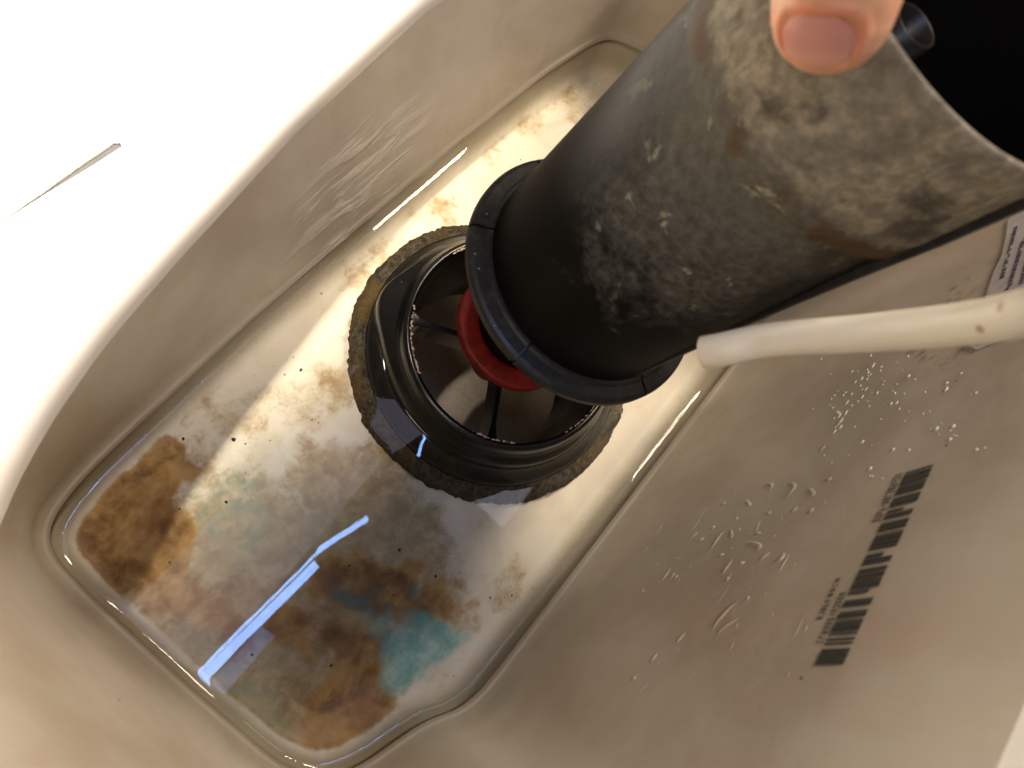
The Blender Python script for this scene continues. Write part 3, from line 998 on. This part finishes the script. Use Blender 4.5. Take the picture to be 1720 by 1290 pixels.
# paper label beside the hose
label = thing('paper_label', 'peeling pale paper label with rows of small dark print on the back wall', 'label')
lab_px = [(1735, 330), (1712, 352), (1694, 372), (1691, 400), (1684, 430), (1670, 460), (1660, 490), (1650, 520), (1636, 560), (1624, 580), (1640, 588), (1680, 572), (1720, 560), (1790, 520), (1800, 380)]
bm = bmesh.new()
top = []
for q in lab_px:
    p = on_back(*q)
    top.append(bm.verts.new((p[0], back_y(p[2]) + 0.5, p[2])))
f = bm.faces.new(top)
r = bmesh.ops.extrude_face_region(bm, geom=[f])
for v in r['geom']:
    if isinstance(v, bmesh.types.BMVert):
        v.co.y -= 0.4
paper = from_bm('paper', bm, plain('label_paper', (0.60, 0.58, 0.60), 0.35), label, smooth=False)
bm = bmesh.new()
for (xa, ya), (xb, yb) in (((1708, 382), (1684, 470)), ((1722, 400), (1698, 478)), ((1700, 478), (1690, 492)), ((1732, 420), (1716, 480))):
    a, b = on_back(xa, ya), on_back(xb, yb)
    L = np.linalg.norm(b - a)
    s = 0
    while s < L:
        w = random.uniform(1.2, 3.4)
        p, q = a + (b - a) * s / L, a + (b - a) * min(1, (s + w) / L)
        for dz in (-0.75, 0.15):
            if random.random() < 0.9:
                vs = [bm.verts.new((x, back_y(z) + 0.62, z)) for x, z in ((p[0], p[2] + dz), (q[0], q[2] + dz), (q[0], q[2] + dz + 0.7), (p[0], p[2] + dz + 0.7))]
                bm.faces.new(vs)
        s += w + random.uniform(0.25, 0.7)
o = from_bm('print', bm, plain('label_ink', (0.05, 0.05, 0.11), 0.6), paper, smooth=False)
o['kind'] = 'stuff'

# ================================================================== dark grit in the water
bm = bmesh.new()
def grit(px, py, s, z=0.6):
    p = on_z(px, py, z)
    mt = Matrix.Translation((p[0], p[1], z)) @ Matrix.Rotation(random.random() * 6, 4, 'Z') @ Matrix.Diagonal((s, s * random.uniform(0.5, 1), s * 0.6, 1))
    r = bmesh.ops.create_icosphere(bm, subdivisions=1, radius=1, matrix=mt)
    for v in r['verts']:
        v.co += Vector((random.gauss(0, .15), random.gauss(0, .15), 0)) * s
for px, py, s in ((392, 738, 1.2), (308, 737, 0.8), (505, 621, 0.8), (412, 745, .5), (671, 924, .9), (732, 968, 1.0), (587, 950, .7), (578, 957, .5), (650, 965, .5), (662, 1000, .6),
                  (423, 1100, .9), (763, 1137, .9), (556, 1118, 1.0), (508, 953, .6), (302, 855, .5), (524, 705, .5), (535, 710, .4), (860, 1000, .7), (380, 843, .8), (285, 945, .6),
                  (875, 268, .5), (493, 600, .4), (460, 615, .35), (620, 843, .4), (454, 740, .4), (330, 660, .4), (700, 300, .35), (850, 1090, .4)):
    grit(px, py, s)
for k in range(60):
    grit(random.uniform(250, 800), random.uniform(560, 1120), random.uniform(0.12, 0.3))
o = from_bm('grit', bm, plain('grit', (0.02, 0.018, 0.015), 0.8))
o['kind'] = 'stuff'
o['label'] = 'scattered dark grit lying on the tank floor'

# ================================================================== white toilet lid beyond the low front rim
lid = thing('toilet', 'bright white toilet top with a thin dark slot, beyond the low tank rim', 'toilet')
bm = bmesh.new()
out = [(-520, 140), (420, 140), (420, 620), (-520, 620), (-520, 246.4), (-122, 246.2), (-92, 246.8), (-60, 247.6), (-42, 247.6), (-39, 245.6), (-40, 243.0), (-60, 243.2), (-92, 244.8), (-122, 245.3), (-520, 245.5)]
vs = [bm.verts.new((x, y, -60)) for x, y in out]
f = bm.faces.new(vs)
r = bmesh.ops.extrude_face_region(bm, geom=[f])
for v in r['geom']:
    if isinstance(v, bmesh.types.BMVert):
        v.co.z -= 70
o = from_bm('lid_panel', bm, plain('white_enamel', (0.85, 0.83, 0.79), 0.25), lid, smooth=False, bevel=0.5)

# dark strip added just inside the slot, standing in for its shade
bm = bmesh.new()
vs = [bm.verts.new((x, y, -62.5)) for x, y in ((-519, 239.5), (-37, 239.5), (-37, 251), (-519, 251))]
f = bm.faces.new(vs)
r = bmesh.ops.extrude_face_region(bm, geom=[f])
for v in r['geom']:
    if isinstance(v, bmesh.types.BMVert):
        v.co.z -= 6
from_bm('slot_shade', bm, plain('slot_shade_grey', (0.05, 0.05, 0.05), 0.8), o, smooth=False)
